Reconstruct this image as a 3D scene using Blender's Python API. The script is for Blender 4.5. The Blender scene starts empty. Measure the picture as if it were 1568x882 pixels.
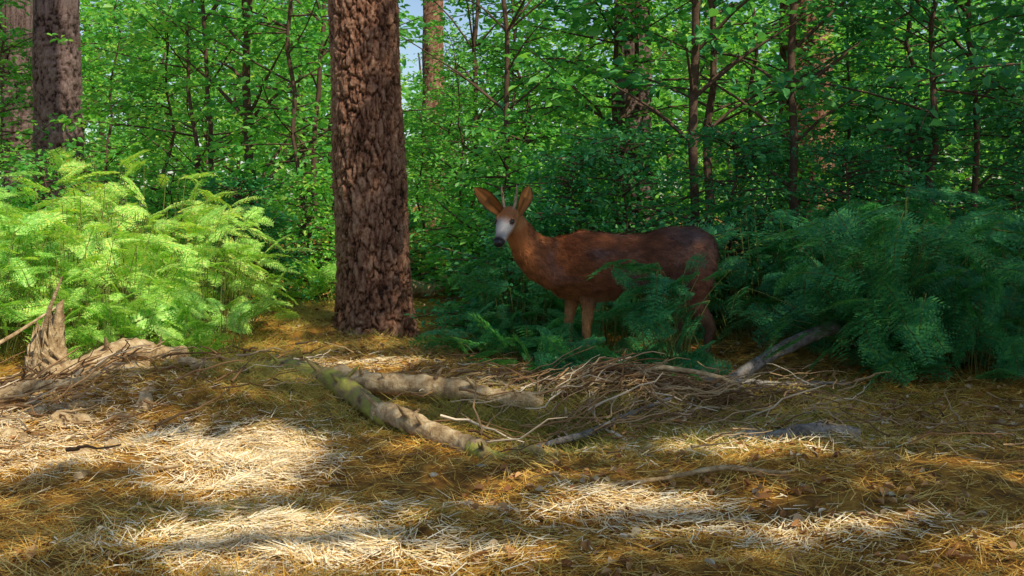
import bpy, math, random, bmesh
import numpy as np
from mathutils import Vector, noise as mn
rng=np.random.default_rng(7); random.seed(7)
scene=bpy.context.scene
scene.view_settings.view_transform='Standard'
scene.view_settings.look='None'
scene.view_settings.exposure=0
# ---------------------------------------------------------------- helpers
def nrm(a):
    a=np.asarray(a,float); return a/np.maximum(np.linalg.norm(a,axis=-1,keepdims=True),1e-9)
class MB:
    def __init__(s): s.V=[];s.F=[];s.M=[];s.C=[];s.n=0
    def add(s,V,F,m=0,col=None):
        V=np.asarray(V,float).reshape(-1,3);F=np.asarray(F,int).reshape(-1,4)
        s.V.append(V);s.F.append(F+s.n);s.M.append(np.full(len(F),m));s.n+=len(V)
        s.C.append(np.ones((len(V),4)) if col is None else col)
    def mesh(s,name,mats,smooth=False,col=False):
        V=np.concatenate(s.V);F=np.concatenate(s.F);M=np.concatenate(s.M)
        me=bpy.data.meshes.new(name)
        me.vertices.add(len(V));me.vertices.foreach_set('co',V.astype(np.float32).ravel())
        me.loops.add(len(F)*4);me.loops.foreach_set('vertex_index',F.astype(np.int32).ravel())
        me.polygons.add(len(F));me.polygons.foreach_set('loop_start',np.arange(0,len(F)*4,4,dtype=np.int32))
        me.polygons.foreach_set('loop_total',np.full(len(F),4,dtype=np.int32))
        for m in mats: me.materials.append(m)
        me.polygons.foreach_set('material_index',M.astype(np.int32))
        me.polygons.foreach_set('use_smooth',np.full(len(F),smooth,dtype=bool))
        me.update(calc_edges=True)
        if col:
            a=me.color_attributes.new('Col','FLOAT_COLOR','POINT')
            a.data.foreach_set('color',np.concatenate(s.C).astype(np.float32).ravel())
        return me
def obj(name,me,loc=(0,0,0),rot=0,sc=1,parent=None):
    o=bpy.data.objects.new(name,me);o.location=loc;o.rotation_euler=(0,0,rot)
    o.scale=(sc,sc,sc) if not hasattr(sc,'__len__') else sc
    scene.collection.objects.link(o)
    if parent: o.parent=parent
    return o
def empty(name,loc=(0,0,0)):
    o=bpy.data.objects.new(name,None);o.location=loc;scene.collection.objects.link(o);return o
def tube(P,R,n=8,lump=0,seed=0):
    P=np.asarray(P,float);R=np.asarray(R,float);T=nrm(np.gradient(P,axis=0))
    ref=np.array([0,0,1.]) if abs(T[:,2]).mean()<.8 else np.array([1.,0,0])
    A=nrm(np.cross(T,ref));B=np.cross(T,A)
    th=np.linspace(0,2*np.pi,n,endpoint=False)
    rr=R[:,None]*np.ones(n)
    if lump:
        r=np.random.default_rng(seed);rr=rr*(1+lump*r.normal(size=rr.shape))
    V=P[:,None]+rr[...,None]*(A[:,None]*np.cos(th)[None,:,None]+B[:,None]*np.sin(th)[None,:,None])
    k=len(P);i=np.arange(k-1)[:,None]*n;j=np.arange(n)[None];j2=(j+1)%n
    F=np.stack([i+j,i+j2,i+n+j2,i+n+j],-1).reshape(-1,4)
    return V.reshape(-1,3),F
def leaves(P,D,N,L,W,fold=.25):
    P=np.asarray(P);D=nrm(D);S=nrm(np.cross(D,N));N=np.cross(S,D)
    L=np.asarray(L)[:,None];W=np.asarray(W)[:,None]
    V=np.stack([P,P+D*L*.32+S*W*.5+N*W*fold,P+D*L*.68+S*W*.42+N*W*fold*.8,P+D*L-N*L*.08,
        P+D*L*.68-S*W*.42+N*W*fold*.8,P+D*L*.32-S*W*.5+N*W*fold],1)
    n=len(P);b=np.arange(n)[:,None]*6
    F=np.concatenate([b+np.array([[0,1,2,3]]),b+np.array([[0,3,4,5]])],1).reshape(-1,4)
    return V.reshape(-1,3),F
def strips(P,D,N,L,W):
    D=nrm(D);S=nrm(np.cross(D,N));L=L[:,None];W=W[:,None]
    V=np.stack([P-S*W*.5,P+S*W*.5,P+D*L+S*W*.2,P+D*L-S*W*.2],1)
    F=np.arange(len(P))[:,None]*4+np.array([[0,1,2,3]])
    return V.reshape(-1,3),F
_t=np.random.default_rng(3).random((256,256))
def vn(x,y,o=0):
    x=np.asarray(x,float)+o*17.3+500;y=np.asarray(y,float)+o*9.1+500
    xi=np.floor(x).astype(int);yi=np.floor(y).astype(int);fx=x-xi;fy=y-yi
    fx=fx*fx*(3-2*fx);fy=fy*fy*(3-2*fy);g=lambda a,b:_t[a%256,b%256]
    return (g(xi,yi)*(1-fx)+g(xi+1,yi)*fx)*(1-fy)+(g(xi,yi+1)*(1-fx)+g(xi+1,yi+1)*fx)*fy
def H(x,y):
    x=np.asarray(x,float);y=np.asarray(y,float)
    h=.12*(vn(x*.8,y*.8,1)-.5)+.07*(vn(x*2.6,y*2.6,2)-.5)+.036*(vn(x*8,y*8,3)-.5)+.018*(vn(x*22,y*22,4)-.5)
    g=np.exp(-(((x-.7)/.8)**2+((y-5.6)/.5)**2));h=h*(1-.85*g)
    h=h+.12*np.exp(-(((x+1.4)/.8)**2+((y-4.7)/.35)**2))-.10*np.exp(-(((x-.12)/.35)**2+((y-4.15)/.22)**2))
    h=h+.08*np.exp(-(((x-.5)/.5)**2+((y-4.6)/.2)**2))
    return h
# ---------------------------------------------------------------- materials
def newmat(name):
    m=bpy.data.materials.new(name);m.use_nodes=True;nt=m.node_tree;nt.nodes.clear();return m,nt
def nd(nt,t,**k):
    n=nt.nodes.new(t)
    for a,b in k.items(): setattr(n,a,b)
    return n
def ramp(nt,stops):
    r=nd(nt,'ShaderNodeValToRGB');e=r.color_ramp.elements
    while len(e)<len(stops): e.new(.5)
    for i,(p,c) in enumerate(stops): e[i].position=p;e[i].color=(*c,1)
    return r
def leafmat(name,stops,trans=.45,rough=.45,spec=.35,tc=1.6):
    m,nt=newmat(name);L=nt.links.new
    g=nd(nt,'ShaderNodeNewGeometry');oi=nd(nt,'ShaderNodeObjectInfo')
    a=nd(nt,'ShaderNodeMath',operation='MULTIPLY');a.inputs[1].default_value=.7
    b=nd(nt,'ShaderNodeMath',operation='MULTIPLY_ADD');b.inputs[1].default_value=.3
    L(g.outputs['Random Per Island'],a.inputs[0]);L(oi.outputs['Random'],b.inputs[0]);L(a.outputs[0],b.inputs[2])
    r=ramp(nt,stops);L(b.outputs[0],r.inputs[0])
    p=nd(nt,'ShaderNodeBsdfPrincipled');p.inputs['Roughness'].default_value=rough
    p.inputs['Specular IOR Level'].default_value=spec
    L(r.outputs[0],p.inputs['Base Color'])
    t=nd(nt,'ShaderNodeBsdfTranslucent')
    mx=nd(nt,'ShaderNodeMix',data_type='RGBA',blend_type='MULTIPLY');mx.inputs[0].default_value=1
    L(r.outputs[0],mx.inputs[6]);mx.inputs[7].default_value=(tc*1.15,tc*1.1,tc*.5,1);L(mx.outputs[2],t.inputs[0])
    s=nd(nt,'ShaderNodeMixShader');s.inputs[0].default_value=trans
    L(p.outputs[0],s.inputs[1]);L(t.outputs[0],s.inputs[2])
    o=nd(nt,'ShaderNodeOutputMaterial');L(s.outputs[0],o.inputs[0]);return m
def noisemat(name,stops,scale=(10,10,10),rough=.9,bump=.5,detail=8,dist=.01,islands=False):
    m,nt=newmat(name);L=nt.links.new
    tc=nd(nt,'ShaderNodeTexCoord');mp=nd(nt,'ShaderNodeMapping');mp.inputs['Scale'].default_value=scale
    L(tc.outputs['Object'],mp.inputs[0])
    n=nd(nt,'ShaderNodeTexNoise');n.inputs['Scale'].default_value=1;n.inputs['Detail'].default_value=detail;n.inputs['Roughness'].default_value=.65
    L(mp.outputs[0],n.inputs[0]);r=ramp(nt,stops)
    if islands:
        g=nd(nt,'ShaderNodeNewGeometry');L(g.outputs['Random Per Island'],r.inputs[0])
    else: L(n.outputs[0],r.inputs[0])
    p=nd(nt,'ShaderNodeBsdfPrincipled');p.inputs['Roughness'].default_value=rough;p.inputs['Specular IOR Level'].default_value=.25
    L(r.outputs[0],p.inputs['Base Color'])
    if bump:
        b=nd(nt,'ShaderNodeBump');b.inputs['Strength'].default_value=bump;b.inputs['Distance'].default_value=dist
        L(n.outputs[0],b.inputs['Height']);L(b.outputs[0],p.inputs['Normal'])
    o=nd(nt,'ShaderNodeOutputMaterial');L(p.outputs[0],o.inputs[0]);return m
M_leaf=leafmat('beech_leaf',[(0,(.05,.22,.06)),(.4,(.12,.40,.085)),(.8,(.26,.56,.10)),(1,(.60,.74,.18))])
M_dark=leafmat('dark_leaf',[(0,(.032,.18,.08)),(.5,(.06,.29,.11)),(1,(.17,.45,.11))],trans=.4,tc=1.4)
M_fern=leafmat('fern_leaf',[(0,(.14,.40,.06)),(.4,(.32,.64,.10)),(.75,(.60,.84,.24)),(.93,(.82,.84,.22)),(1,(.78,.5,.06))],trans=.40,tc=1.15)
M_grass=leafmat('grass_blade',[(0,(.12,.17,.03)),(.5,(.28,.28,.05)),(1,(.55,.40,.10))],trans=.3)
M_needle=noisemat('pine_needles',[(0,(.26,.10,.010)),(.35,(.50,.23,.022)),(.65,(.72,.40,.06)),(.9,(.88,.64,.22)),(1,(.42,.36,.06))],islands=True,bump=0,rough=.6)
M_sunstraw=noisemat('sunpatch_straw',[(0,(.62,.40,.16)),(.4,(.85,.66,.36)),(1,(.92,.84,.64))],islands=True,bump=0,rough=.6)  # pale strands whose colour adds brightness to the sun patches
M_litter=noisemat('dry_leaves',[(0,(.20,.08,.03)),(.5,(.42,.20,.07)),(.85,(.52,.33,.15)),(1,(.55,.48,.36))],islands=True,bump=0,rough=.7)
M_pale=noisemat('sunpatch_leaves',[(0,(.45,.26,.10)),(.5,(.72,.52,.28)),(1,(.85,.74,.55))],islands=True,bump=0,rough=.7)  # pale leaf bits, same brightening of the sun patches by colour
M_ground=noisemat('forest_soil',[(.25,(.05,.022,.006)),(.45,(.20,.09,.015)),(.6,(.38,.19,.03)),(.8,(.5,.3,.06))],scale=(14,14,14),bump=.8,dist=.03)
M_twig=noisemat('twig_bark',[(.3,(.05,.03,.02)),(.7,(.14,.085,.055))],scale=(30,30,30))
M_dead=noisemat('dead_wood',[(.25,(.12,.07,.03)),(.45,(.36,.24,.12)),(.6,(.56,.42,.24)),(.8,(.74,.62,.42))],scale=(22,22,22),bump=1,dist=.02)
M_brown=noisemat('brown_twigs',[(0,(.12,.06,.025)),(.5,(.30,.17,.075)),(.85,(.46,.33,.18)),(1,(.62,.52,.38))],islands=True,bump=0)
M_moss=noisemat('mossy_log_bark',[(.30,(.10,.065,.03)),(.44,(.28,.21,.09)),(.53,(.30,.29,.06)),(.75,(.44,.44,.08))],scale=(14,14,14),bump=1,dist=.02)
M_grey=noisemat('grey_log_bark',[(.3,(.09,.08,.07)),(.5,(.22,.19,.16)),(.7,(.36,.34,.33))],scale=(25,25,25),bump=1,dist=.02)
M_stone=noisemat('stone',[(.3,(.20,.19,.15)),(.7,(.42,.40,.33))],scale=(20,20,20))
def barkmat(name,dark=(.024,.012,.008),mid=(.20,.090,.052),hi=(.52,.33,.23)):
    m,nt=newmat(name);L=nt.links.new
    a=nd(nt,'ShaderNodeAttribute',attribute_name='Col')
    tc=nd(nt,'ShaderNodeTexCoord');mp=nd(nt,'ShaderNodeMapping');mp.inputs['Scale'].default_value=(48,48,26);L(tc.outputs['Object'],mp.inputs[0])
    n=nd(nt,'ShaderNodeTexNoise');n.inputs['Scale'].default_value=1;n.inputs['Detail'].default_value=9;n.inputs['Roughness'].default_value=.75;L(mp.outputs[0],n.inputs[0])
    ad=nd(nt,'ShaderNodeMath',operation='MULTIPLY_ADD');ad.inputs[1].default_value=1.9
    L(n.outputs[0],ad.inputs[0])
    m2=nd(nt,'ShaderNodeMath',operation='MULTIPLY');m2.inputs[1].default_value=.62;L(a.outputs['Fac'],m2.inputs[0])
    sb=nd(nt,'ShaderNodeMath',operation='SUBTRACT');sb.inputs[1].default_value=.88
    L(m2.outputs[0],sb.inputs[0]);L(sb.outputs[0],ad.inputs[2])
    r=ramp(nt,[(.06,dark),(.34,mid),(.68,tuple(.55*p+.45*q for p,q in zip(mid,hi))),(.95,hi)]);L(ad.outputs[0],r.inputs[0])
    p=nd(nt,'ShaderNodeBsdfPrincipled');p.inputs['Roughness'].default_value=.9;p.inputs['Specular IOR Level'].default_value=.2
    L(r.outputs[0],p.inputs['Base Color'])
    b=nd(nt,'ShaderNodeBump');b.inputs['Strength'].default_value=1;b.inputs['Distance'].default_value=.02;L(n.outputs[0],b.inputs['Height']);L(b.outputs[0],p.inputs['Normal'])
    o=nd(nt,'ShaderNodeOutputMaterial');L(p.outputs[0],o.inputs[0]);return m
M_bark=barkmat('pine_bark')
M_barkg=barkmat('pine_bark_far',mid=(.16,.10,.09),hi=(.36,.27,.25))
# ---------------------------------------------------------------- ground
n=560;u=np.linspace(-1,1,n);ax=6.5*u+260*np.sign(u)*np.abs(u)**8
X,Y=np.meshgrid(ax,ax+5.5);Z=H(X,Y)
V=np.stack([X,Y,Z],-1).reshape(-1,3);i=np.arange(n-1)[:,None]*n+np.arange(n-1)[None]
F=np.stack([i,i+1,i+n+1,i+n],-1).reshape(-1,4)
b=MB();b.add(V,F);obj('ground',b.mesh('ground',[M_ground],True))
def region(nn,y0,y1,m=1.0,p=1.6):
    y=y0+(y1-y0)*rng.random(nn)**p;x=(rng.random(nn)*2-1)*(.56*y+m);return x,y
b=MB();nn=200000;x,y=region(nn,2.0,10.5)
cl=vn(x*4.5,y*4.5,61)*.6+vn(x*11,y*11,62)*.4
z=H(x,y)+rng.random(nn)*.012+np.clip(cl-.5,0,1)*.09*rng.random(nn)
ang=vn(x*2.5,y*2.5,7)*9+rng.normal(size=nn)*.9
D=np.stack([np.cos(ang),np.sin(ang),rng.normal(size=nn)*.25],1)
Nn=np.stack([rng.normal(size=nn)*.3,rng.normal(size=nn)*.3-.3,np.ones(nn)],1)
k=(cl>.40)|(rng.random(nn)<.5)
b.add(*strips(np.stack([x,y,z],1)[k],D[k],Nn[k],rng.uniform(.04,.11,nn)[k],rng.uniform(.0016,.0034,nn)[k]),0)
SUN_PATCH=[(-1.0,3.78,.15,.24,4200),(-.70,2.86,.20,.13,3800),(-1.95,4.0,.35,.25,4200),(-1.15,4.05,.2,.15,1500),(.35,3.15,.2,.08,1200),(.95,3.9,.35,.15,900),(-2.6,3.6,.3,.3,1800),(-.35,2.75,.2,.08,1000),(.9,2.95,.3,.08,800),(-.9,5.6,.25,.15,700)]  # sun patches: pale straw and leaves strewn here so they look overexposed
for (cx_,cy_,sx,sy,nn) in SUN_PATCH:
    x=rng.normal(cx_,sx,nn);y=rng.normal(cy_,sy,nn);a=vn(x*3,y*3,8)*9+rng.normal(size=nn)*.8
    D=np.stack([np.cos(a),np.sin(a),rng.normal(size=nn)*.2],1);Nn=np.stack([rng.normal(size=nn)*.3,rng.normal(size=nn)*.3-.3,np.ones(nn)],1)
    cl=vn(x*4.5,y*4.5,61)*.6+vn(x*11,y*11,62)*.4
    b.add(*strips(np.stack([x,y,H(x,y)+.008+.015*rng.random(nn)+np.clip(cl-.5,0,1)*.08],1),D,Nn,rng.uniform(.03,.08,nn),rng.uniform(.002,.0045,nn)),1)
obj('pine_needle_litter',b.mesh('needles',[M_needle,M_sunstraw]))
b=MB();nn=10000;x,y=region(nn,2.0,11,p=1.3);k=(vn(x*1.2,y*1.2,9)>.40)&((y>3.0)|(rng.random(nn)<.4));x=x[k];y=y[k];nn=len(x)
a=rng.random(nn)*6.28;D=np.stack([np.cos(a),np.sin(a),rng.normal(size=nn)*.35],1)
Nn=np.stack([rng.normal(size=nn)*.5,rng.normal(size=nn)*.5,np.ones(nn)],1);L=rng.uniform(.015,.05,nn)
b.add(*leaves(np.stack([x,y,H(x,y)+.012],1),D,Nn,L,L*.6,.5),0)
for (cx_,cy_,sx,sy,nn) in SUN_PATCH:
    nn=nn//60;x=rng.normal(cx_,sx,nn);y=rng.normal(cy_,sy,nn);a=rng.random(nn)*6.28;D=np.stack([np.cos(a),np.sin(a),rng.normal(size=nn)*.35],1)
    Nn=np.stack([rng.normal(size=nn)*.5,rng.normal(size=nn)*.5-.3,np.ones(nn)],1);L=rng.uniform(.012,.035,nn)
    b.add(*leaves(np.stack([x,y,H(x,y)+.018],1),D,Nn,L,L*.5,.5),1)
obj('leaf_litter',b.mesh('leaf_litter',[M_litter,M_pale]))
b=MB()
def twig(x,y,L,a,r,z=.01,tilt=0,seed=0):
    t=np.linspace(0,1,7);rr=np.random.default_rng(seed)
    px=x+np.cos(a)*L*(t-.5)+rr.normal(size=7)*L*.03;py=y+np.sin(a)*L*(t-.5)+rr.normal(size=7)*L*.03
    pz=H(px,py)+z+tilt*t*L+rr.normal(size=7)*L*.015
    return tube(np.stack([px,py,pz],1),r*(1-.6*t),5,.1,seed)
for q in range(1400):
    if q<190:
        y=rng.uniform(3.2,9);x=rng.uniform(-1,1)*(.56*y+.5);l=rng.uniform(.08,.35);rad=rng.uniform(.0015,.004)
    elif q<760: x=rng.normal(.5,.33);y=rng.normal(4.6,.22);l=rng.uniform(.06,.45);rad=rng.uniform(.002,.0065)
    elif q<950: x=rng.normal(-.1,.8);y=rng.normal(4.9,.35);l=rng.uniform(.06,.3);rad=rng.uniform(.0015,.004)
    elif q<1200: x=rng.normal(-2.1,.5);y=rng.normal(4.7,.5);l=rng.uniform(.08,.45);rad=rng.uniform(.002,.008)
    else: x=rng.normal(1.1,.6);y=rng.normal(4.35,.35);l=rng.uniform(.06,.35);rad=rng.uniform(.0015,.005)
    b.add(*twig(x,y,l,rng.normal()*.9,rad,rng.uniform(.01,.09),rng.uniform(-.15,.35),q))
obj('fallen_twigs',b.mesh('fallen_twigs',[M_brown]))
# grass patches
b=MB()
for (cx,cy,sx,sy,cnt,hh) in [(-.75,3.0,.35,.16,2200,.04),(-1.0,4.6,.3,.15,4000,.06),(-1.3,8.2,.8,.7,7000,.09),(-.35,7.2,.3,.6,2500,.09),
    (.15,4.35,.22,.12,4000,.12),(.75,3.95,.4,.15,2500,.06),(-.5,4.3,.4,.1,2500,.05),(1.1,4.3,.3,.15,2000,.07),(-2.2,6.2,.6,.4,4000,.12),(.35,4.65,.4,.2,2800,.08),(1.3,4.9,.5,.2,2500,.07)]:
    x=rng.normal(cx,sx,cnt);y=rng.normal(cy,sy,cnt);a=rng.random(cnt)*6.28
    D=np.stack([np.cos(a)*1.2,np.sin(a)*1.2,rng.uniform(.2,1.2,cnt)],1)
    b.add(*strips(np.stack([x,y,H(x,y)],1),D,np.tile([0,-.8,.6],(cnt,1)),rng.uniform(.4,1.3,cnt)*hh,rng.uniform(.0015,.0035,cnt)))
obj('forest_grass',b.mesh('forest_grass',[M_grass]))
# ---------------------------------------------------------------- logs
def log(name,pts,rads,mat,seed,sub=40,nside=20,lump=.035):
    pts=np.array(pts,float);k=len(pts);t=np.linspace(0,k-1,sub)
    P=np.stack([np.interp(t,range(k),pts[:,i]) for i in range(3)],1);R=np.interp(t,range(k),rads)
    r=np.random.default_rng(seed);w=r.normal(size=(3,3));s_=np.linspace(0,1,sub)
    for q in range(3): P+=w[q]*.012*np.sin(s_*(q+1)*math.pi)[:,None]
    R=R*(1+.06*r.normal(size=sub));R[0]*=.7;R[-1]*=.75
    P=np.vstack([P[0],P,P[-1]]);R=np.r_[.001,R,.001]
    bb=MB();V,F=tube(P,R,nside,lump,seed);bb.add(V,F)
    for q in range(5):
        i=r.integers(4,sub-4);a=r.random()*3.14
        d=np.array([math.cos(a)*.6,-abs(math.sin(a))*.5,.6]);s=P[i];l=r.uniform(1.8,4)
        bb.add(*tube([s,s+d*R[i]*l*.6,s+d*R[i]*l],[R[i]*.3,R[i]*.2,R[i]*.06],6,.1,q))
    return obj(name,bb.mesh(name,[mat],True))
def g(x,y,dz): return (x,y,float(H(x,y))+dz)
log('mossy_log',[g(-1.2,5.0,.03),g(-.85,4.62,.03),g(-.52,4.26,.03)],[.045,.052,.046],M_moss,1)
log('fallen_log',[g(-.58,4.33,.04),g(-.35,4.1,.05),g(-.12,3.9,.03)],[.048,.044,.036],M_dead,2)
log('fallen_log',[g(-.82,4.66,.06),g(-.38,4.52,.07),g(.14,4.42,.07)],[.046,.046,.038],M_dead,3)
log('mossy_log',[g(-.16,3.95,.02),g(.12,3.80,.01)],[.035,.018],M_moss,8)
log('fallen_log',[g(-2.35,5.0,.06),g(-2.05,5.3,.10),g(-1.85,5.65,.12)],[.075,.06,.04],M_dead,4)
log('fallen_log',[g(-3.0,4.9,.04),g(-2.4,4.8,.05),g(-1.8,4.95,.03)],[.04,.045,.03],M_dead,5)
log('dead_branch',[(1.85,5.55,.27),(1.4,5.3,.16),g(.95,4.95,.07),g(.62,4.5,.03)],[.04,.034,.026,.012],M_grey,6,30)
log('fallen_log',[g(.92,3.92,.03),g(1.15,3.95,.04),g(1.4,4.0,.03)],[.030,.033,.026],M_grey,7)
log('dead_branch',[g(-.3,5.3,.02),g(.3,5.2,.03),g(1.0,5.25,.03)],[.012,.016,.008],M_dead,9)
log('dead_branch',[g(.05,4.0,.03),g(.35,4.2,.06),g(.7,4.35,.07)],[.012,.016,.008],M_grey,10)
log('dead_branch',[g(.35,3.35,.01),g(.75,3.45,.015),g(1.0,3.5,.01)],[.006,.009,.005],M_dead,13)
log('dead_branch',[g(.7,4.9,.05),g(1.2,5.0,.07),g(1.7,5.0,.04)],[.010,.014,.006],M_grey,14)
log('dead_branch',[g(.2,4.75,.08),g(.55,4.85,.14),g(.9,4.8,.10)],[.014,.018,.010],M_dead,15)
log('dead_branch',[g(.3,4.5,.06),g(.7,4.6,.12),g(1.1,4.55,.06)],[.010,.014,.008],M_dead,19)
log('dead_branch',[g(-2.6,4.3,.02),g(-2.2,4.5,.06),g(-1.9,4.6,.03)],[.03,.028,.018],M_dead,16)
log('dead_branch',[g(-2.5,5.0,.02),g(-2.62,4.8,.25),g(-2.35,5.2,.42)],[.014,.012,.005],M_dead,17)
log('fallen_log',[g(-1.05,9.6,.06),g(-.8,9.8,.12),g(-.6,10.2,.2)],[.09,.08,.06],M_dead,18)
b=MB()
for q in range(60):
    x=rng.normal(-2.05,.4);y=rng.normal(4.35,.4);l=rng.uniform(.05,.18);a=rng.random()*3.14;rd=rng.uniform(.008,.035)
    t=np.linspace(-.5,.5,6);P=np.stack([x+np.cos(a)*l*t,y+np.sin(a)*l*t,H(x,y)+.012+0*t+rng.normal()*.12*l*t],1);P=np.vstack([P[0],P,P[-1]])
    b.add(*tube(P,np.r_[.001,rd*np.array([.6,.9,1,1.0,.8,.4]),.001],8,.22,q))
obj('broken_wood',b.mesh('broken_wood',[M_dead]))
b=MB();k=26;m=34;th=np.linspace(0,2*np.pi,m,endpoint=False);r0=np.random.default_rng(5)
top=.27+.12*np.sin(th*1+1)+.09*np.abs(r0.normal(size=m));tt=np.linspace(0,1,k)
cx,cy=-2.42,5.15;cz=float(H(cx,cy))-.04;V=[]
for t in tt:
    rad=.085+.20*np.exp(-t*6)*(1+.55*np.cos(th*4+.5))+.010*np.sin(th*11)+.006*r0.normal(size=m)
    V.append(np.stack([cx+np.cos(th)*rad,cy+np.sin(th)*rad,cz+top*t],1))
V.append(np.stack([cx+np.cos(th)*.06,cy+np.sin(th)*.06,cz+top-.03],1));V.append(np.stack([cx+np.cos(th)*.01,cy+np.sin(th)*.01,cz+top*0+.2],1))
V=np.array(V);kk=len(V);i=np.arange(kk-1)[:,None]*m;j=np.arange(m)[None];F=np.stack([i+j,i+(j+1)%m,i+m+(j+1)%m,i+m+j],-1)
b.add(V.reshape(-1,3),F);b.add(*tube([(cx-.05,cy-.15,cz+.05),(cx-.3,cy-.3,cz+.12),(cx-.42,cy-.5,cz+.03)],[.04,.03,.012],8,.1,2))
b.add(*tube([(cx,cy,cz+.3),(cx+.05,cy-.05,cz+.45),(cx+.12,cy-.06,cz+.62)],[.02,.012,.005],6,.1,2))
obj('tree_stump',b.mesh('tree_stump',[M_dead],True))
b=MB()
for q in range(22):
    y=rng.uniform(2.9,5.2);x=rng.uniform(-.45,.5)*y
    if q>10: x=rng.normal(.8,.4);y=rng.normal(3.95,.3)
    s=rng.uniform(.008,.02);mm=8
    t=np.linspace(0,np.pi,6)
    P=np.stack([x+0*t,y+0*t,H(x,y)+.002+s*.4*-np.cos(t)],1);V,F=tube(P,s*np.sin(t)+.0005,mm,.15,q)
    c=np.array([x,y,0]);V[:,:2]=c[:2]+(V[:,:2]-c[:2])*[rng.uniform(.8,1.6),rng.uniform(.7,1.2)];b.add(V,F)
obj('small_stones',b.mesh('small_stones',[M_stone]))
# ---------------------------------------------------------------- pine trunks
def trunk(name,x,y,r,Ht,lean=(0,0),nseg=110,nz=420,mat=None,seed=0,dep=.022,fine_top=3.2,plate=1.0):
    th=np.linspace(0,2*np.pi,nseg,endpoint=False)
    zs=np.r_[np.linspace(-.1,fine_top,nz),np.linspace(fine_top+.15,Ht,30)]
    V=np.zeros((len(zs),nseg,3));C=np.zeros((len(zs),nseg,4));C[...,3]=1
    for a,z in enumerate(zs):
        rr=r*(1-.45*max(z,0)/Ht)*(1+.16*math.exp(-max(z,0)*5));cxx=x+lean[0]*z;cyy=y+lean[1]*z
        for c,t in enumerate(th):
            ct,st=math.cos(t),math.sin(t)
            p=Vector((ct*r*19/plate+seed*5,st*r*19/plate,z*7/plate))
            p=p+Vector((mn.noise(p*1.3),mn.noise(p*1.3+Vector((9,0,0))),mn.noise(p*1.1+Vector((0,9,0)))))*.55
            d,_=mn.voronoi(p);e=min(1,(d[1]-d[0])*3.6)
            p2=p*2.3+Vector((3,7,1));d2,_=mn.voronoi(p2);e2=min(1,(d2[1]-d2[0])*3)
            f=mn.noise(p*3.1)*.5+mn.noise(p*7)*.3;big=mn.noise(p*.5)
            v=max(0,min(1,e*.62+e2*.3+f*.7+big*.35));dr=dep*(e**.8-1)+dep*.35*(e2-1)+dep*.5*f+.02*mn.noise(Vector((ct*1.5,st*1.5,z*1.2+seed)))
            V[a,c]=(cxx+ct*(rr+dr),cyy+st*(rr+dr),z);C[a,c,:3]=v
    kk=len(zs);i=np.arange(kk-1)[:,None]*nseg;j=np.arange(nseg)[None]
    F=np.stack([i+j,i+(j+1)%nseg,i+nseg+(j+1)%nseg,i+nseg+j],-1)
    bb=MB();bb.add(V.reshape(-1,3),F,0,C.reshape(-1,4))
    e=empty(name);obj('trunk',bb.mesh('trunk',[mat or M_bark],True,True),parent=e)
    cb=MB();r2=np.random.default_rng(seed+50)
    for q in range(12):
        z=Ht*r2.uniform(.68,1);a=r2.random()*6.28;Lb=r2.uniform(.8,1.8)
        s=np.array([x+lean[0]*z,y+lean[1]*z,z]);d=np.array([math.cos(a),math.sin(a),.25])
        cb.add(*tube([s,s+d*Lb*.5,s+d*Lb],[.04,.025,.008],5),0)
        n1=120;t=r2.uniform(.3,1,n1);P=s+d*Lb*t[:,None]+r2.normal(size=(n1,3))*.18
        cb.add(*strips(P,r2.normal(size=(n1,3)),r2.normal(size=(n1,3)),r2.uniform(.1,.2,n1),np.full(n1,.02)),1)
    obj('crown',cb.mesh('crown',[M_twig,M_dark]),parent=e)
    return e
trunk('pine_tree',-1.005,7.35,.278,15,(-.04,0),seed=1,nseg=190,nz=560,dep=.024)
kw=dict(nseg=60,nz=200,dep=.022,plate=1.4)
trunk('pine_tree',-5.45,12,.30,16,(-.012,0),seed=2,mat=M_barkg,**kw)
trunk('pine_tree',-7.1,14.5,.28,16,(-.03,0),seed=3,mat=M_barkg,**kw)
trunk('pine_tree',1.38,11.2,.23,15,(-.01,0),seed=4,mat=M_barkg,**kw)
trunk('pine_tree',4.4,14.5,.30,16,(0,0),seed=5,nseg=60,nz=200,dep=.02,fine_top=5)
trunk('pine_tree',3.2,11.2,.24,14,(.01,0),seed=6,nseg=60,nz=200,dep=.02)
trunk('pine_tree',-1.9,24,.3,18,(0,0),seed=7,nseg=40,nz=120,dep=.02,fine_top=6)
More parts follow.
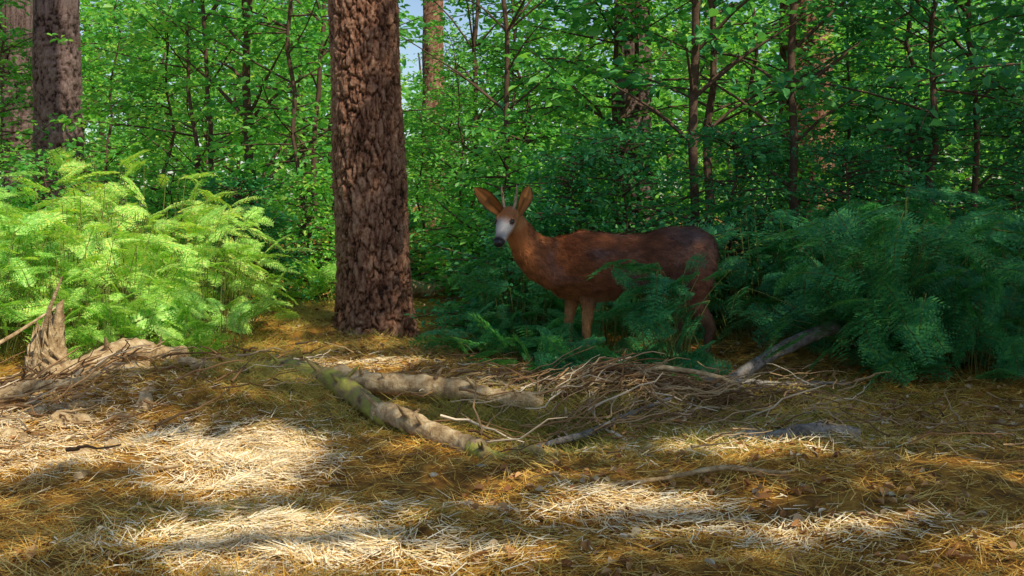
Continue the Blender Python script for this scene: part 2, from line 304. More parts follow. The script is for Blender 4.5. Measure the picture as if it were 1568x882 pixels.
# ---------------------------------------------------------------- broadleaf saplings
def sapling(name,seed,Ht,R,nb,nl,ll,zmin,mat,rt=.03,spread=.22,droop=.1,lsz=.6):
    r=np.random.default_rng(seed);b=MB()
    t=np.linspace(0,1,14);wob=np.cumsum(r.normal(size=(14,2))*.045*Ht/4,axis=0)
    TP=np.stack([wob[:,0],wob[:,1],t*Ht-.05],1);b.add(*tube(TP,rt*(1-.85*t)+.003,8,.05,seed),0)
    for q in range(nb):
        z=zmin+(Ht-zmin)*r.random()**.9;fz=z/Ht
        c=np.array([np.interp(z,TP[:,2],TP[:,0]),np.interp(z,TP[:,2],TP[:,1]),z])
        L=R*(1-.55*max(0,fz-.3)/.7)*r.uniform(.5,1.15);a=r.random()*6.283
        d=np.array([math.cos(a),math.sin(a),r.uniform(-.05,.55)]);tt=np.linspace(0,1,6)
        bend=r.normal(size=3)*.12*L
        P=c+d*L*tt[:,None]+bend*(tt**2)[:,None]-np.array([0,0,droop*L])*(tt**2.5)[:,None]
        b.add(*tube(P,.011*(1-.8*tt)*L/R+.0015,4),0)
        m=int(nl*L/R);s=r.uniform(.2,1.02,m)
        Q=np.stack([np.interp(s,tt,P[:,i]) for i in range(3)],1)
        side=nrm(np.cross(d,[0,0,1]));off=r.normal(size=m)*spread*L*(1.1-s*.7)
        Q=Q+side*off[:,None]+r.normal(size=(m,3))*[.03,.03,.035]
        D=d[None]*r.uniform(.3,1,m)[:,None]+side*np.sign(off)[:,None]*r.uniform(.2,1,m)[:,None]+r.normal(size=(m,3))*.3;D[:,2]-=.25
        N=np.array([0,0,1.])+r.normal(size=(m,3))*.42
        l=ll*r.uniform(.6,1.25,m);b.add(*leaves(Q,D,N,l,l*lsz),1)
    return b.mesh(name,[M_twig,mat])
S=[sapling('sapling%d'%i,20+i,h,rr,nb,66,.088,zm,M_leaf) for i,(h,rr,nb,zm) in enumerate([(4.2,1.3,66,.3),(5.0,1.5,72,.5),(3.6,1.2,64,.1),(5.4,1.3,70,1.0)])]
SD=[sapling('dsapling%d'%i,40+i,h,rr,nb,66,.08,zm,M_dark) for i,(h,rr,nb,zm) in enumerate([(3.6,1.2,66,.15),(4.6,1.4,70,.4)])]
r=np.random.default_rng(11)
yy=10.0
while yy<31:
    half=.56*yy+2.0;sp=1.55*(yy/10)**.8;xx=-half+r.random()*sp
    while xx<half:
        px=xx+r.normal()*.3;py=yy+r.normal()*.45;s=(yy/11)**.5*r.uniform(.8,1.2)
        skip=(abs(px+5.4)<1.0 and py<12) or (abs(px/py+.46)<.05 and py<14.4) or (abs(px/py-.29)<.035 and py<14 and r.random()<.8)
        if abs(px/py+.08)<.07: s=min(s,(.95+.165*py)/5.0)
        if not skip:
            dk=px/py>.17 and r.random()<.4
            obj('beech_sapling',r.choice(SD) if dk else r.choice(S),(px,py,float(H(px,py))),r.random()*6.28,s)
        xx+=sp*r.uniform(.75,1.25)
    yy+=1.9*(yy/10)**.6
b=MB();m=42000;x=r.uniform(-26,26,m);y=r.uniform(30,40,m);z=8.2*r.random(m)**.9
cl=(vn(x*.6,z*.9,41)*.6+vn(x*1.7,z*2,42)*.4);top=6.1+2.4*vn(x*.35,y*.0,43);k=((cl>.38)|(z<3.5))&(z<top)&~((np.abs(x/y+.08)<.055)&(z>5.4))
x=x[k];y=y[k];z=z[k];m=len(x);l=r.uniform(.16,.34,m)
b.add(*leaves(np.stack([x,y,z],1),r.normal(size=(m,3)),np.array([0,-.4,.8])+r.normal(size=(m,3))*.5,l,l*.65),1)
for q in range(60):
    xx=r.uniform(-24,24);y1=r.uniform(30,39);h_=r.uniform(5,7);b.add(*tube([(xx,y1,-.1),(xx+r.normal()*.2,y1,h_*.5),(xx+r.normal()*.4,y1,h_)],[.12,.09,.03],7),0)
obj('distant_foliage',b.mesh('distant_foliage',[M_twig,M_leaf]))
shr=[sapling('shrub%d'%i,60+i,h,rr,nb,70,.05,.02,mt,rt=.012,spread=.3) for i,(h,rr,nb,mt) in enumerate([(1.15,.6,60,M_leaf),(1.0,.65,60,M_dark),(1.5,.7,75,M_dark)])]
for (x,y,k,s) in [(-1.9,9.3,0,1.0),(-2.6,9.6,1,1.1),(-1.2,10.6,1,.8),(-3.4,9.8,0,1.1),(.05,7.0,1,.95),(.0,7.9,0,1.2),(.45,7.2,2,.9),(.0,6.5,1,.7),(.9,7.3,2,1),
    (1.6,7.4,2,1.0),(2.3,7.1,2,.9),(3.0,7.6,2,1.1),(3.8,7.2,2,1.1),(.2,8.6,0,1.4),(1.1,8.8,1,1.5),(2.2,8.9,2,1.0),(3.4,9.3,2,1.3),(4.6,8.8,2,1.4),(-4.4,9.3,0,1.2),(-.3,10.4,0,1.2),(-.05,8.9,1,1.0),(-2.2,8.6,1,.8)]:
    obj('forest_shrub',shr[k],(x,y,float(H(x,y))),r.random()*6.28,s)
B1=sapling('oak_sap',81,4.2,1.7,42,60,.11,1.45,M_dark,rt=.045,spread=.25,droop=.2)
B2=sapling('oak_sap2',82,4.0,1.6,38,60,.10,1.55,M_dark,rt=.035,spread=.25,droop=.2)
for (x,y,k,ro,s) in [(1.55,8.0,B1,.3,1),(3.2,7.6,B2,2,1),(4.4,8.5,B1,4,1.05),(.9,9.6,B2,1,1.1),(3.9,6.6,B2,5,.95)]:
    obj('oak_sapling',k,(x,y,float(H(x,y))),ro,s)
for q,(x,y,rr,lx) in enumerate([(-3.15,10.6,.03,-.06),(-2.65,10.2,.055,-.02),(-2.1,10.8,.035,0),(-.1,9.2,.03,.0),(2.15,7.8,.04,.02),(3.9,8.3,.03,-.02),(-.35,10.2,.03,.02),(1.5,8.0,.045,.03)]):
    bb=MB();t=np.linspace(0,1,16);wr=np.cumsum(r.normal(size=(16,2))*.02,axis=0)
    TP=np.stack([x+lx*t*5+wr[:,0],y+wr[:,1],t*5.5-.05],1);bb.add(*tube(TP,rr*(1-.6*t),8,.06,q))
    for w in range(14):
        i=r.integers(3,12);a=r.random()*6.28;d=np.array([math.cos(a),math.sin(a)*.6,.7]);l=r.uniform(.4,1.3)
        bb.add(*tube([TP[i],TP[i]+d*l*.4+[0,0,.05],TP[i]+d*l*.7+[0,0,.03],TP[i]+d*l],[rr*.4,rr*.3,rr*.2,.002],5,.1,w))
    obj('young_tree',bb.mesh('young_tree',[M_twig],True))
# ---------------------------------------------------------------- fronds
def frond_template(npin=17,nl=8,wid=.42,droop=.25,seed=0):
    r=np.random.default_rng(seed);P=[];D=[];N=[];L=[]
    sp=lambda s:np.stack([s,0*s,-droop*s**2.2+.0*s],-1)
    for i in range(npin):
        s=.12+.86*i/(npin-1);ln=wid*.5*math.sin(math.pi*min(1,(.18+.82*(1-(s-.12)/.88)))**.9*.62)*1.15+.01
        base=sp(np.array(s))
        for sd in (-1,1):
            d=nrm(np.array([.45,sd*1.0,-.12+r.normal()*.12]));l2=ln*r.uniform(.75,1.15)
            for k in range(nl):
                t=(k+.5)/nl;q=base+d*l2*t+np.array([0,0,-.12*l2*t*t]);w=l2*.23*(1.15-t)+.008
                for s2 in (-1,1):
                    dd=nrm(d*.55+s2*np.array([1,-.3*sd,0])*.8)
                    P.append(q);D.append(dd);N.append([r.normal()*.3,r.normal()*.3,1]);L.append(w*1.35)
            P.append(base+d*l2*.95);D.append(d);N.append([0,0,1]);L.append(.02)
    P=np.array(P);D=nrm(np.array(D));N=np.array(N);L=np.array(L)
    S_=nrm(np.cross(D,N));W=np.maximum(L*.55,.012)
    V=np.stack([P,P+D*L[:,None]*.45+S_*W[:,None]*.5,P+D*L[:,None],P+D*L[:,None]*.45-S_*W[:,None]*.5],1).reshape(-1,3)
    F=np.arange(len(P))[:,None]*4+np.array([[0,1,2,3]])
    s=np.linspace(0,1,9);RV,RF=tube(sp(s),.005*(1-.8*s)+.001,4)
    return V,F,RV,RF
FT=[frond_template(13,6,seed=i,droop=dd,wid=w) for i,(dd,w) in enumerate([(.22,.6),(.35,.52),(.12,.65)])]
def put_frond(b,k,base,d,L,roll=0.,up=(0,0,1)):
    V,F,RV,RF=FT[k];X_=nrm(np.array(d,float));Y_=nrm(np.cross(up,X_));Z_=np.cross(X_,Y_)
    c,s=math.cos(roll),math.sin(roll);Y2=Y_*c+Z_*s;Z2=-Y_*s+Z_*c;Mx=np.stack([X_,Y2,Z2])*L
    b.add(V@Mx+base,F,1);b.add(RV@Mx+base,RF,0)
def fern(name,seed,nf,Ht,R,L,elev=(.1,.9),bias=0.):
    r=np.random.default_rng(seed);b=MB()
    for q in range(nf):
        a=r.random()*6.283;rad=R*r.random()**.6*.8;h=Ht*(1-.55*(rad/R)**2)*r.uniform(.2,1)
        tip=np.array([math.cos(a)*rad,math.sin(a)*rad,h]);root=np.array([tip[0]*.6,tip[1]*.6,-.02])
        mid=root*.5+tip*.5+np.array([0,0,.08*Ht]);t=np.linspace(0,1,6)[:,None]
        P=(1-t)**2*root+2*t*(1-t)*mid+t*t*tip
        b.add(*tube(P,np.linspace(.003,.002,6),4),0)
        d=np.array([math.cos(a+r.normal()*.7),math.sin(a+r.normal()*.7)-bias,r.uniform(*elev)])
        put_frond(b,int(r.integers(0,3)),tip,d,L*r.uniform(.6,1.25),r.normal()*.5)
    return b
M_stem=noisemat('fern_stem',[(.3,(.10,.12,.03)),(.7,(.22,.24,.06))],scale=(30,30,30),bump=0)
def place(name,seed,nf,Ht,R,L,mat,locs,**k):
    me=fern(name,seed,nf,Ht,R,L,**k).mesh(name,[M_stem,mat])
    for (x,y,ro,s) in locs: obj(name,me,(x,y,float(H(x,y))),ro,s)
place('bracken_fern',1,190,1.12,.85,.22,M_fern,[(-2.75,6.3,0,1),(-3.75,6.6,1,1.1),(-2.75,7.4,2.2,1.2),(-4.4,7.5,3,1.2),(-2.15,7.0,4,.85),(-3.1,5.75,5,.75),(-2.3,5.75,2,.55)],elev=(-.4,.6))
place('small_fern',2,22,.30,.35,.24,M_fern,[(-1.75,6.0,0,1.1),(-2.25,5.9,2,1.1),(-1.5,8.8,1,1.2)])
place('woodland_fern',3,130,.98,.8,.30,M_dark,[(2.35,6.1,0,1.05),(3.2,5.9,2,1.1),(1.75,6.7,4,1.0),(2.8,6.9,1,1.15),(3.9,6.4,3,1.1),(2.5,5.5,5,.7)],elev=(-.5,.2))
place('low_fern',4,20,.22,.3,.26,M_dark,[(.52,5.2,0,1.0),(.22,5.5,2,.9),(.74,5.05,1,.9),(-.05,6.0,3,1.0),(.12,5.95,1,1.0),(2.45,5.2,2,1)],elev=(0,.5))
place('low_fern',5,60,.75,.4,.24,M_dark,[(.0,6.45,0,.9),(.1,6.2,2,.7),(.62,6.35,3,.9)],elev=(-.3,.4))
def arch(b,root,pts_tip,d,k,L,roll=0):
    root=np.array(root,float);tip=np.array(pts_tip,float);mid=root*.45+tip*.55+np.array([0,0,.1]);t=np.linspace(0,1,8)[:,None]
    b.add(*tube((1-t)**2*root+2*t*(1-t)*mid+t*t*tip,np.linspace(.004,.0015,8),5),0);put_frond(b,k,tip,d,L,roll)
b=MB();rf=np.random.default_rng(3)
for q in range(30):
    tip=(rf.normal(.80,.14),rf.normal(5.08,.05),rf.uniform(.34,.68));d=(rf.normal(-.6,.6),rf.normal(-.4,.3),rf.uniform(-.3,.15))
    arch(b,(.86+rf.normal()*.08,5.14+rf.normal()*.03,-.02),tip,d,int(rf.integers(0,3)),rf.uniform(.16,.27),rf.normal()*.25+.45)
obj('woodland_fern',b.mesh('woodland_fern_near',[M_stem,M_dark]))
b=MB()
for q in range(80):
    tip=(rf.normal(1.95,.25),rf.normal(5.28,.18),rf.uniform(.12,.95));d=(rf.normal(-.5,.7),rf.normal(-.7,.4),rf.uniform(-.5,.1))
    arch(b,(2.15,5.75,0),tip,d,int(rf.integers(0,3)),rf.uniform(.25,.38),rf.normal()*.25+.3)
obj('woodland_fern',b.mesh('woodland_fern_side',[M_stem,M_dark]))
# ---------------------------------------------------------------- roe deer
def ell_loft(secs,up,ns=28):
    C=np.array([s[0] for s in secs],float);W=[s[1] for s in secs];Hh=[s[2] for s in secs]
    T=nrm(np.gradient(C,axis=0));A=nrm(np.cross(T,up));B=np.cross(A,T);th=np.linspace(0,2*np.pi,ns,endpoint=False)
    V=[];
    for i in range(len(C)):
        for t in th: V.append(C[i]+A[i]*W[i]*math.cos(t)+B[i]*Hh[i]*math.sin(t))
    F=[(i*ns+j,i*ns+(j+1)%ns,(i+1)*ns+(j+1)%ns,(i+1)*ns+j) for i in range(len(C)-1) for j in range(ns)]
    F.append(tuple(range(ns))[::-1]);F.append(tuple((len(C)-1)*ns+j for j in range(ns)));return V,F
hs=np.array([.0,5.66,.905]);ha=nrm(np.array([-.084,-.17,-.195]));hside=nrm(np.cross(ha,[0,0,1]));hn=np.cross(hside,ha)
if hn[2]<0: hn=-hn
hp=lambda t,s=0,u_=0:hs+ha*t+hside*s+hn*u_
parts=[]
up=np.array([0,0,1.])
parts.append(ell_loft([((1.10,5.385,.67),.03,.05),((1.08,5.40,.67),.075,.10),((1.01,5.43,.67),.11,.150),((.90,5.49,.65),.125,.168),((.76,5.57,.605),.13,.172),
 ((.63,5.64,.587),.138,.180),((.51,5.70,.58),.138,.198),((.41,5.755,.583),.125,.205),((.32,5.80,.56),.108,.18),((.25,5.83,.535),.085,.14),((.21,5.845,.53),.04,.08)],up))
parts.append(ell_loft([((.40,5.77,.615),.11,.15),((.31,5.785,.60),.105,.160),((.23,5.785,.60),.092,.150),((.16,5.765,.63),.080,.130),((.10,5.735,.68),.070,.106),((.055,5.705,.745),.062,.086),((.025,5.68,.815),.055,.070),((.01,5.67,.87),.045,.05)],nrm([.6,.2,.8])))
parts.append(ell_loft([(hp(-.015),.02,.02),(hp(.005),.045,.04),(hp(.04),.058,.052),(hp(.08),.061,.056),(hp(.115),.058,.053),(hp(.15,0,-.003),.047,.046),(hp(.185,0,-.006),.037,.038),(hp(.22,0,-.007),.034,.032),(hp(.25,0,-.007),.031,.027),(hp(.266,0,-.005),.017,.015)],hn))
for sd in (1,-1): parts.append(ell_loft([(hp(.06,sd*.036,.034),.010,.008),(hp(.09,sd*.043,.036),.016,.012),(hp(.115,sd*.040,.030),.008,.006)],hn,12))
# shoulder blade and haunch muscle
parts.append(ell_loft([((.42,5.70,.68),.03,.03),((.41,5.685,.60),.055,.07),((.41,5.68,.52),.055,.075),((.43,5.69,.45),.04,.05)],np.array([-.88,.46,.01]),18))
def leg(pts,sc=1.0): parts.append(ell_loft([(p[0],p[1]*sc,(p[2] if len(p)>2 else p[1])*sc) for p in pts],np.array([-.88,.46,.01]),18))
leg([((.43,5.73,.60),.06,.09),((.42,5.70,.50),.055,.08),((.44,5.695,.42),.042,.058),((.435,5.695,.34),.029,.038),((.425,5.69,.24),.022,.026),((.425,5.69,.21),.022,.026),((.427,5.69,.17),.016,.018),((.428,5.69,.09),.014,.016),((.42,5.69,.06),.018,.020),((.405,5.69,.035),.015,.018),((.395,5.69,.0),.020,.025)])
leg([((.38,5.84,.58),.055,.085),((.37,5.85,.48),.05,.075),((.36,5.85,.41),.040,.055),((.345,5.85,.33),.027,.036),((.33,5.85,.24),.021,.025),((.33,5.85,.21),.021,.025),((.335,5.85,.17),.015,.017),((.34,5.85,.09),.014,.016),((.33,5.85,.06),.017,.019),((.315,5.85,.035),.015,.018),((.305,5.85,.0),.019,.024)])
leg([((.97,5.40,.70),.07,.10),((.98,5.385,.60),.078,.125),((.965,5.375,.51),.066,.112),((.97,5.37,.43),.048,.082),((1.01,5.36,.36),.033,.052),((1.055,5.35,.30),.026,.036),((1.065,5.35,.27),.024,.031),((1.055,5.35,.22),.019,.023),((1.04,5.35,.10),.016,.019),((1.03,5.35,.065),.019,.022),((1.015,5.35,.035),.016,.019),((1.0,5.35,0),.021,.027)])
leg([((.93,5.53,.68),.07,.10),((.92,5.55,.58),.065,.11),((.89,5.555,.50),.055,.10),((.88,5.56,.43),.042,.07),((.91,5.56,.36),.030,.046),((.95,5.56,.30),.024,.032),((.955,5.56,.27),.023,.029),((.945,5.56,.22),.017,.021),((.925,5.56,.10),.015,.017),((.915,5.56,.065),.018,.021),((.90,5.56,.035),.015,.018),((.885,5.56,0),.020,.026)])
VV=[];FF=[]
for V,F in parts:
    o=len(VV);VV+= [tuple(v) for v in V];FF+=[tuple(i+o for i in f) for f in F]
me=bpy.data.meshes.new('deer_raw');me.from_pydata(VV,[],FF);me.update()
bm=bmesh.new();bm.from_mesh(me);bmesh.ops.recalc_face_normals(bm,faces=bm.faces);bm.to_mesh(me);bm.free()
tmp=obj('tmp',me);m1=tmp.modifiers.new('r','REMESH');m1.mode='VOXEL';m1.voxel_size=.0055;m2=tmp.modifiers.new('s','SMOOTH');m2.factor=.5;m2.iterations=6
dg=bpy.context.evaluated_depsgraph_get();body=bpy.data.meshes.new_from_object(tmp.evaluated_get(dg));bpy.data.objects.remove(tmp)
nv=len(body.vertices);co=np.zeros(nv*3,np.float32);body.vertices.foreach_get('co',co);co=co.reshape(-1,3).astype(float)
def mixc(c,c2,f): f=np.clip(f,0,1)[:,None];return c*(1-f)+np.array(c2)*f
def deercol(co):
    n_=len(co);x,y,z=co.T
    c=np.tile([.27,.085,.028],(n_,1))
    nz=vn(x*7,z*7,5)*.55+vn(x*20+y*10,z*20,6)*.45
    c=mixc(c,(.16,.066,.038),(x-.30)/.25*.9*(z>.3)*(.2+1.1*nz))
    c=mixc(c,(.10,.070,.066),np.clip((nz-.46)*3,0,1)*np.clip((x-.12)/.15,0,1)*np.clip((z-.42)/.1,0,1)*.85)
    c=mixc(c,(.32,.12,.038),(.22-x)/.2*.8)
    c=mixc(c,(.36,.17,.06),(.44-z)/.12*(x<.6)*.8)
    c=mixc(c,(.11,.055,.03),(.42-z)/.12*(x>.7)*.9)
    c=mixc(c,(.28,.15,.07),(.45-z)/.06*(z>.36)*(x>.45)*(x<.85)*.5)
    rel=co-hs;t=rel@ha;s=rel@hside;u_=rel@hn;hd=(x<.09)&(z>.68)&(y<5.73)&(t<.3)&(np.abs(s)<.09)&(u_>-.075)
    hd=hd.astype(float)
    c=mixc(c,(.33,.145,.055),hd*np.clip((t+.02)/.05,0,1))
    c=mixc(c,(.26,.095,.032),hd*(t<.09)*np.clip((u_-.01)/.03,0,1)*.8)
    c=mixc(c,(.32,.31,.31),hd*np.clip((t-.095)/.05,0,1)*np.clip((.25-t)/.02,0,1)*np.clip((u_+.015)/.02,.2,1)*(.6+.6*nz))
    c=mixc(c,(.58,.53,.46),hd*np.clip((t-.17)/.03,0,1)*(u_<-.015))
    c=mixc(c,(.10,.08,.08),hd*np.clip((t-.185)/.03,0,1)*np.clip((u_-.0)/.02,0,1)*.6)
    c=mixc(c,(.014,.012,.014),hd*np.clip((t-.218)/.012,0,1)*(u_>-.016))
    ml=np.exp(-((u_+.020)/.003)**2)*(t>.17)*hd;c=mixc(c,(.04,.03,.03),ml)
    c=mixc(c,(.03,.02,.018),(z<.045).astype(float))
    return c*(.72+.56*nz)[:,None]
colr=np.c_[deercol(co),np.ones(nv)]
a=body.color_attributes.new('Col','FLOAT_COLOR','POINT');a.data.foreach_set('color',colr.astype(np.float32).ravel())
def attrmat(name,rough=.75,trans=0,bump=True):
    m,nt=newmat(name);L=nt.links.new;a=nd(nt,'ShaderNodeAttribute',attribute_name='Col')
    p=nd(nt,'ShaderNodeBsdfPrincipled');p.inputs['Roughness'].default_value=rough;p.inputs['Specular IOR Level'].default_value=.25;L(a.outputs['Color'],p.inputs['Base Color'])
    if bump:
        tc=nd(nt,'ShaderNodeTexCoord');n=nd(nt,'ShaderNodeTexNoise');n.inputs['Scale'].default_value=140;L(tc.outputs['Object'],n.inputs[0])
        b=nd(nt,'ShaderNodeBump');b.inputs['Strength'].default_value=.5;b.inputs['Distance'].default_value=.004;L(n.outputs[0],b.inputs['Height']);L(b.outputs[0],p.inputs['Normal'])
    o=nd(nt,'ShaderNodeOutputMaterial')
    if trans:
        t=nd(nt,'ShaderNodeBsdfTranslucent');L(a.outputs['Color'],t.inputs[0]);s=nd(nt,'ShaderNodeMixShader');s.inputs[0].default_value=trans
        L(p.outputs[0],s.inputs[1]);L(t.outputs[0],s.inputs[2]);L(s.outputs[0],o.inputs[0])
    else: L(p.outputs[0],o.inputs[0])
    return m
M_fur=attrmat('deer_fur');M_ear=attrmat('deer_ear',trans=.4,bump=False);M_hair=attrmat('deer_hair',.6,0,False)
body.materials.clear();body.materials.append(M_fur)
body.polygons.foreach_set('use_smooth',np.ones(len(body.polygons),bool));body.update()
deer=empty('roe_deer');obj('body',body,parent=deer)
no=np.zeros(nv*3,np.float32);body.vertices.foreach_get('normal',no);no=no.reshape(-1,3).astype(float)
idx=rng.integers(0,nv,130000);P=co[idx]+rng.normal(size=(len(idx),3))*.002;N=nrm(no[idx]);x,y,z=P.T
rel=P-hs;t=rel@ha;isH=(x<.09)&(z>.68)&(t<.29)&(np.abs(rel@hside)<.09)
flow=np.where((z<.42)[:,None],[.0,0,-1.],np.where((x<.25)[:,None],[.75,.1,-.7],[.85,-.45,-.3]))
flow=np.where(isH[:,None],-ha[None]*1.0,flow)+rng.normal(size=(len(P),3))*.3
flow=flow-N*(np.sum(flow*N,1,keepdims=True));flow=nrm(flow)+N*.32
keep=(z>.05)&~(isH&(t>.205));P=P[keep];N=N[keep];flow=flow[keep];isH=isH[keep]
Ln=np.where(isH,.006,np.where(P[:,2]<.4,.009,.023))*rng.uniform(.6,1.3,len(P))
clump=.6+.85*vn(P[:,0]*45+P[:,1]*20,P[:,2]*70,71)
V,F=strips(P-N*.001,flow,N,Ln,np.where(isH,.0012,.0026));cc=np.c_[deercol(P)*rng.uniform(.6,1.5,(len(P),1))*clump[:,None],np.ones(len(P))]
b=MB();b.add(V,F,0,np.repeat(cc,4,axis=0));obj('fur',b.mesh('fur',[M_hair],False,True),parent=deer)
def ear(base,tip,facing,w):
    base=np.array(base);tip=np.array(tip);ax_=tip-base;L=np.linalg.norm(ax_);ax_=ax_/L;s=nrm(np.cross(ax_,facing));f=np.cross(s,ax_)
    if f@np.array(facing)<0:f=-f
    k=22;m=17;V=[];C=[]
    for lay in (0,1):
        for i in range(k):
            t=i/(k-1);hw=w*.5*(.42+1.5*t-.4*t*t)*(1-t**3.2)**.8/1.15+.001
            for j in range(m):
                q=(j/(m-1))*2-1;an=q*1.25*(1-.35*t);cup=.75*hw*(1-math.cos(an*1.1))*1.2
                V.append(base+ax_*L*t+s*hw*math.sin(an)/math.sin(1.25*(1-.35*t))+f*(cup+(0 if lay else -.004))+f*(.02*math.sin(t*2.2)))
                rim=abs(q)**4
                cin=np.array([.60,.25,.07])*(1-rim)+np.array([.03,.02,.015])*rim
                cin=cin*(.5+.9*float(vn(q*6+3,t*4,3)))*(.4+.6*abs(q)**1.0 if t<.6 else 1)
                C.append(list(cin if lay else np.array([.28,.11,.04])*(.9 if t<.9 else .4))+[1])
    F=[]
    for lay in (0,1):
        for i in range(k-1):
            for j in range(m-1):
                o=lay*k*m+i*m+j;F.append((o,o+1,o+m+1,o+m))
    for i in range(k-1):
        for j in (0,m-1): F.append((i*m+j,(i+1)*m+j,k*m+(i+1)*m+j,k*m+i*m+j))
    bb=MB();bb.add(V,F,0,np.array(C));return bb
b=ear(hp(.035,.045,-.005),(-.215,5.60,1.035),nrm([.15,-1,.0]),.10);obj('ear_right',b.mesh('ear',[M_ear],True,True),parent=deer)
b=ear(hp(.03,-.042,-.01),(.092,5.70,1.04),nrm([.30,-1,.0]),.088);obj('ear_left',b.mesh('ear',[M_ear],True,True),parent=deer)
def gloss(name,c,r=.08):
    m,nt=newmat(name);p=nd(nt,'ShaderNodeBsdfPrincipled');p.inputs['Base Color'].default_value=(*c,1);p.inputs['Roughness'].default_value=r
    o=nd(nt,'ShaderNodeOutputMaterial');nt.links.new(p.outputs[0],o.inputs[0]);return m
M_eye=gloss('deer_eye',(.01,.007,.005));M_nose=gloss('deer_nose',(.015,.014,.016),.4);M_lid=gloss('deer_lid',(.04,.022,.015),.7)
def ball(c,r3,ax_,n1=14,n2=18):
    t=np.linspace(0,np.pi,n1);a=np.array(ax_);P=np.array(c)-a*r3[0]*np.cos(t)[:,None];V,F=tube(P,np.sin(t)*r3[1]+1e-4,n2);return V,F
for nm,sd in (('eye_right',1),('eye_left',-1)):
    bb=MB();bb.add(*ball(hp(.112,sd*.046,.025),(.0175,.015),ha));obj(nm,bb.mesh(nm,[M_eye],True),parent=deer)
    bb=MB();th=np.linspace(0,2*np.pi,20);pn=nrm(hside*sd*.8+hn*.5);q1=ha;q2=np.cross(pn,q1)
    cen=hp(.112,sd*.052,.031);bb.add(*tube(cen+q1*np.cos(th)[:,None]*.019+q2*np.sin(th)[:,None]*.012,np.full(20,.0022),6))
    obj(nm+'_lid',bb.mesh(nm+'_lid',[M_lid],True),parent=deer)
bb=MB();V,F=ball(hp(.250,0,.006),(.016,.021),ha);rel=V-hp(.25);V=V+hside*(rel@hside)[:,None]*.15-hn*((rel@hn)[:,None]*.25);bb.add(V,F)
obj('nose',bb.mesh('nose',[M_nose],True),parent=deer)
M_antler=noisemat('antler',[(.3,(.20,.13,.08)),(.7,(.50,.38,.26))],scale=(60,60,60),bump=1)
for nm,sd in (('antler_right',1),('antler_left',-1)):
    bb=MB();s=hp(.02,sd*.026,.03);bb.add(*tube([s,s+np.array([-.008*sd,.0,.02]),s+np.array([-.014*sd,.0,.07]),s+np.array([-.02*sd,.005,.11]),s+np.array([-.018*sd,.008,.14])],[.012,.009,.0075,.0055,.002],9,.12,3))
    bb.add(*tube([s+np.array([-.014*sd,.0,.07]),s+np.array([-.014*sd,-.02,.09]),s+np.array([-.016*sd,-.028,.105])],[.005,.004,.001],6,.1,3))
    obj(nm,bb.mesh(nm,[M_antler],True),parent=deer)
# ---------------------------------------------------------------- added canopy out of view, gaps cut to place the sun patches
Sd=nrm(np.array([.46,-.48,.78]));kx,ky=Sd[0]/Sd[2],Sd[1]/Sd[2]
b=MB();r=np.random.default_rng(77)
ncl=5200;gx=r.uniform(-4.5,9,ncl);gy=r.uniform(.5,15,ncl);hc=r.uniform(6.6,8.2,ncl)
nlf=22
gx=np.repeat(gx,nlf)+r.normal(size=ncl*nlf)*.16;gy=np.repeat(gy,nlf)+r.normal(size=ncl*nlf)*.16;hz=np.repeat(hc,nlf)+r.normal(size=ncl*nlf)*.12
lit=np.zeros(len(gx),bool)
def hole(cx,cy,sx,sy,j=.5):
    global lit
    w=vn(gx*5,gy*5,11)*j*2-j;lit|=(((gx-cx)/sx)**2+((gy-cy)/sy)**2)<(1+w)
hole(-3.6,7.5,1.75,1.9,.3);hole(-2.8,5.4,1.05,.8,.5);hole(-1.0,3.78,.32,.46,.4);hole(-.68,2.85,.42,.28,.4);hole(-1.95,3.95,.65,.45,.6)
hole(-1.1,10.4,.5,.4);hole(-1.5,6.6,.35,.22);hole(.35,3.12,.32,.15,.6);hole(-.2,2.68,.4,.13,.6);hole(1.0,3.0,.45,.14,.7)
hole(-.95,5.6,.4,.24,.6);hole(-.75,4.45,.3,.12,.6);hole(-.5,9.2,.35,.7,.4);hole(.8,3.85,.3,.13,.7);hole(-.9,9.9,.5,.5,.3);hole(.15,4.75,.3,.12,.6)
dp=vn(gx*3.4,gy*3.4,21);lit|=dp>np.where(gx<1.5,.88,.92)
lit|=vn(gx*7.5,gy*7.5,22)>np.where(gx<1.8,.85,.92)
tl=(np.abs(gx+1.05+(gy-7.35)*.96)<.55)&(gy>7.3)&(gy<10)&(vn(gx*5,gy*5,51)<.76)
far=(gy>8.7)&(gx/gy<.26);lit|=far&~tl
lit|=(gy>10.2)&(vn(gx*1.1,gy*1.1,31)>.38)
lit|=(gy<9.0)&(gx<-4.0)
k=~lit;gx=gx[k];gy=gy[k];hz=hz[k]
P=np.stack([gx+kx*hz,gy+ky*hz,hz],1);m=len(P);l=r.uniform(.07,.12,m)
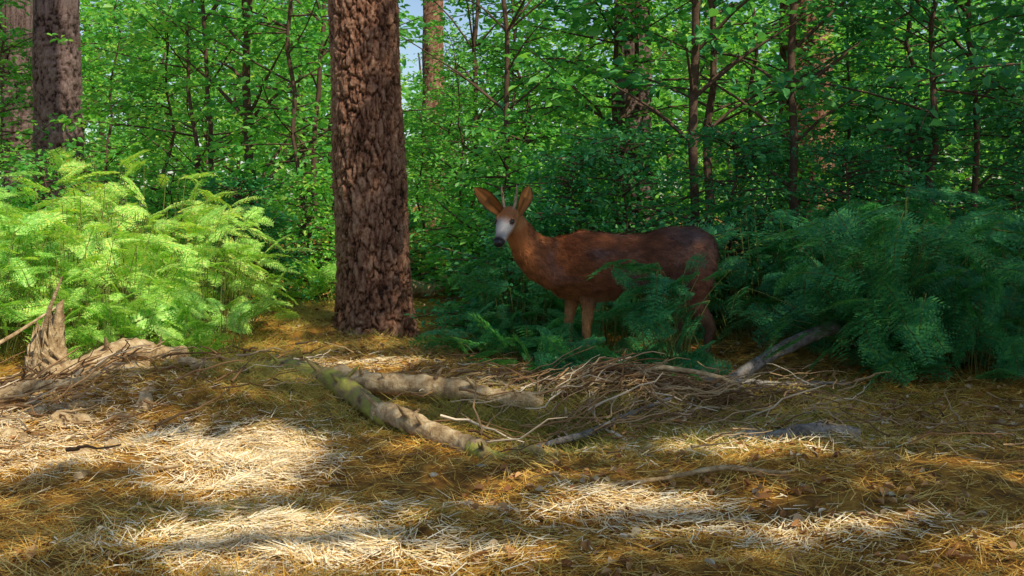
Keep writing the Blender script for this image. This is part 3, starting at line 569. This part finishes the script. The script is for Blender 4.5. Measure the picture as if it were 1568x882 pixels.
b.add(*leaves(P,r.normal(size=(m,3))*[1,1,.3],np.array([0,0,1.])+r.normal(size=(m,3))*.4,l,l*.65),1)
def limb(p0,p1,r0_,sd):
    p0=np.array(p0,float);p1=np.array(p1,float);t=np.linspace(0,1,10)[:,None];mid=(p0+p1)/2+np.array([0,0,.6])
    P=(1-t)**2*p0+2*t*(1-t)*mid+t*t*p1;b.add(*tube(P,r0_*(1-.8*t[:,0]),7,.05,sd),0)
OX,OY=6.0,.2  # unseen trunk and limbs, added to carry the shade leaves
for q in range(26):
    a=r.random()*6.28;Lr=r.uniform(2,6);limb((OX,OY,r.uniform(4.6,6.4)),(OX+math.cos(a)*Lr,OY+math.sin(a)*Lr,r.uniform(6.6,8.0)),.09,q)
tz=np.linspace(0,7.8,20);b.add(*tube(np.stack([OX+.1*np.sin(tz),OY+0*tz,tz-.1],1),.24*(1-.06*tz)+.05*np.exp(-tz*3),20,.03,4),0)
obj('added_shade_canopy',b.mesh('added_shade_canopy',[M_twig,M_dark]))  # unseen light blocker, added and shaped for the dapples
# ---------------------------------------------------------------- light
w=bpy.data.worlds.new('World');scene.world=w;w.use_nodes=True;nt=w.node_tree;bg=nt.nodes['Background']
sk=nt.nodes.new('ShaderNodeTexSky');sk.sky_type='NISHITA';sk.sun_disc=False;sk.sun_elevation=math.asin(Sd[2]);sk.sun_rotation=math.atan2(Sd[0],Sd[1])
nt.links.new(sk.outputs[0],bg.inputs[0]);bg.inputs[1].default_value=.15
ld=bpy.data.lights.new('sun','SUN');ld.energy=5;ld.angle=math.radians(.5);ld.color=(1,.91,.72)
so=bpy.data.objects.new('sun',ld);scene.collection.objects.link(so);so.rotation_euler=Vector(Sd).to_track_quat('Z','Y').to_euler();so.location=(0,0,20)
cam=bpy.data.cameras.new('camera');co_=bpy.data.objects.new('camera',cam);scene.collection.objects.link(co_)
co_.location=(0,0,.95);co_.rotation_euler=(math.radians(90),0,0);cam.lens=35;cam.sensor_width=36;cam.shift_y=-131/1568;cam.clip_end=800
scene.camera=co_
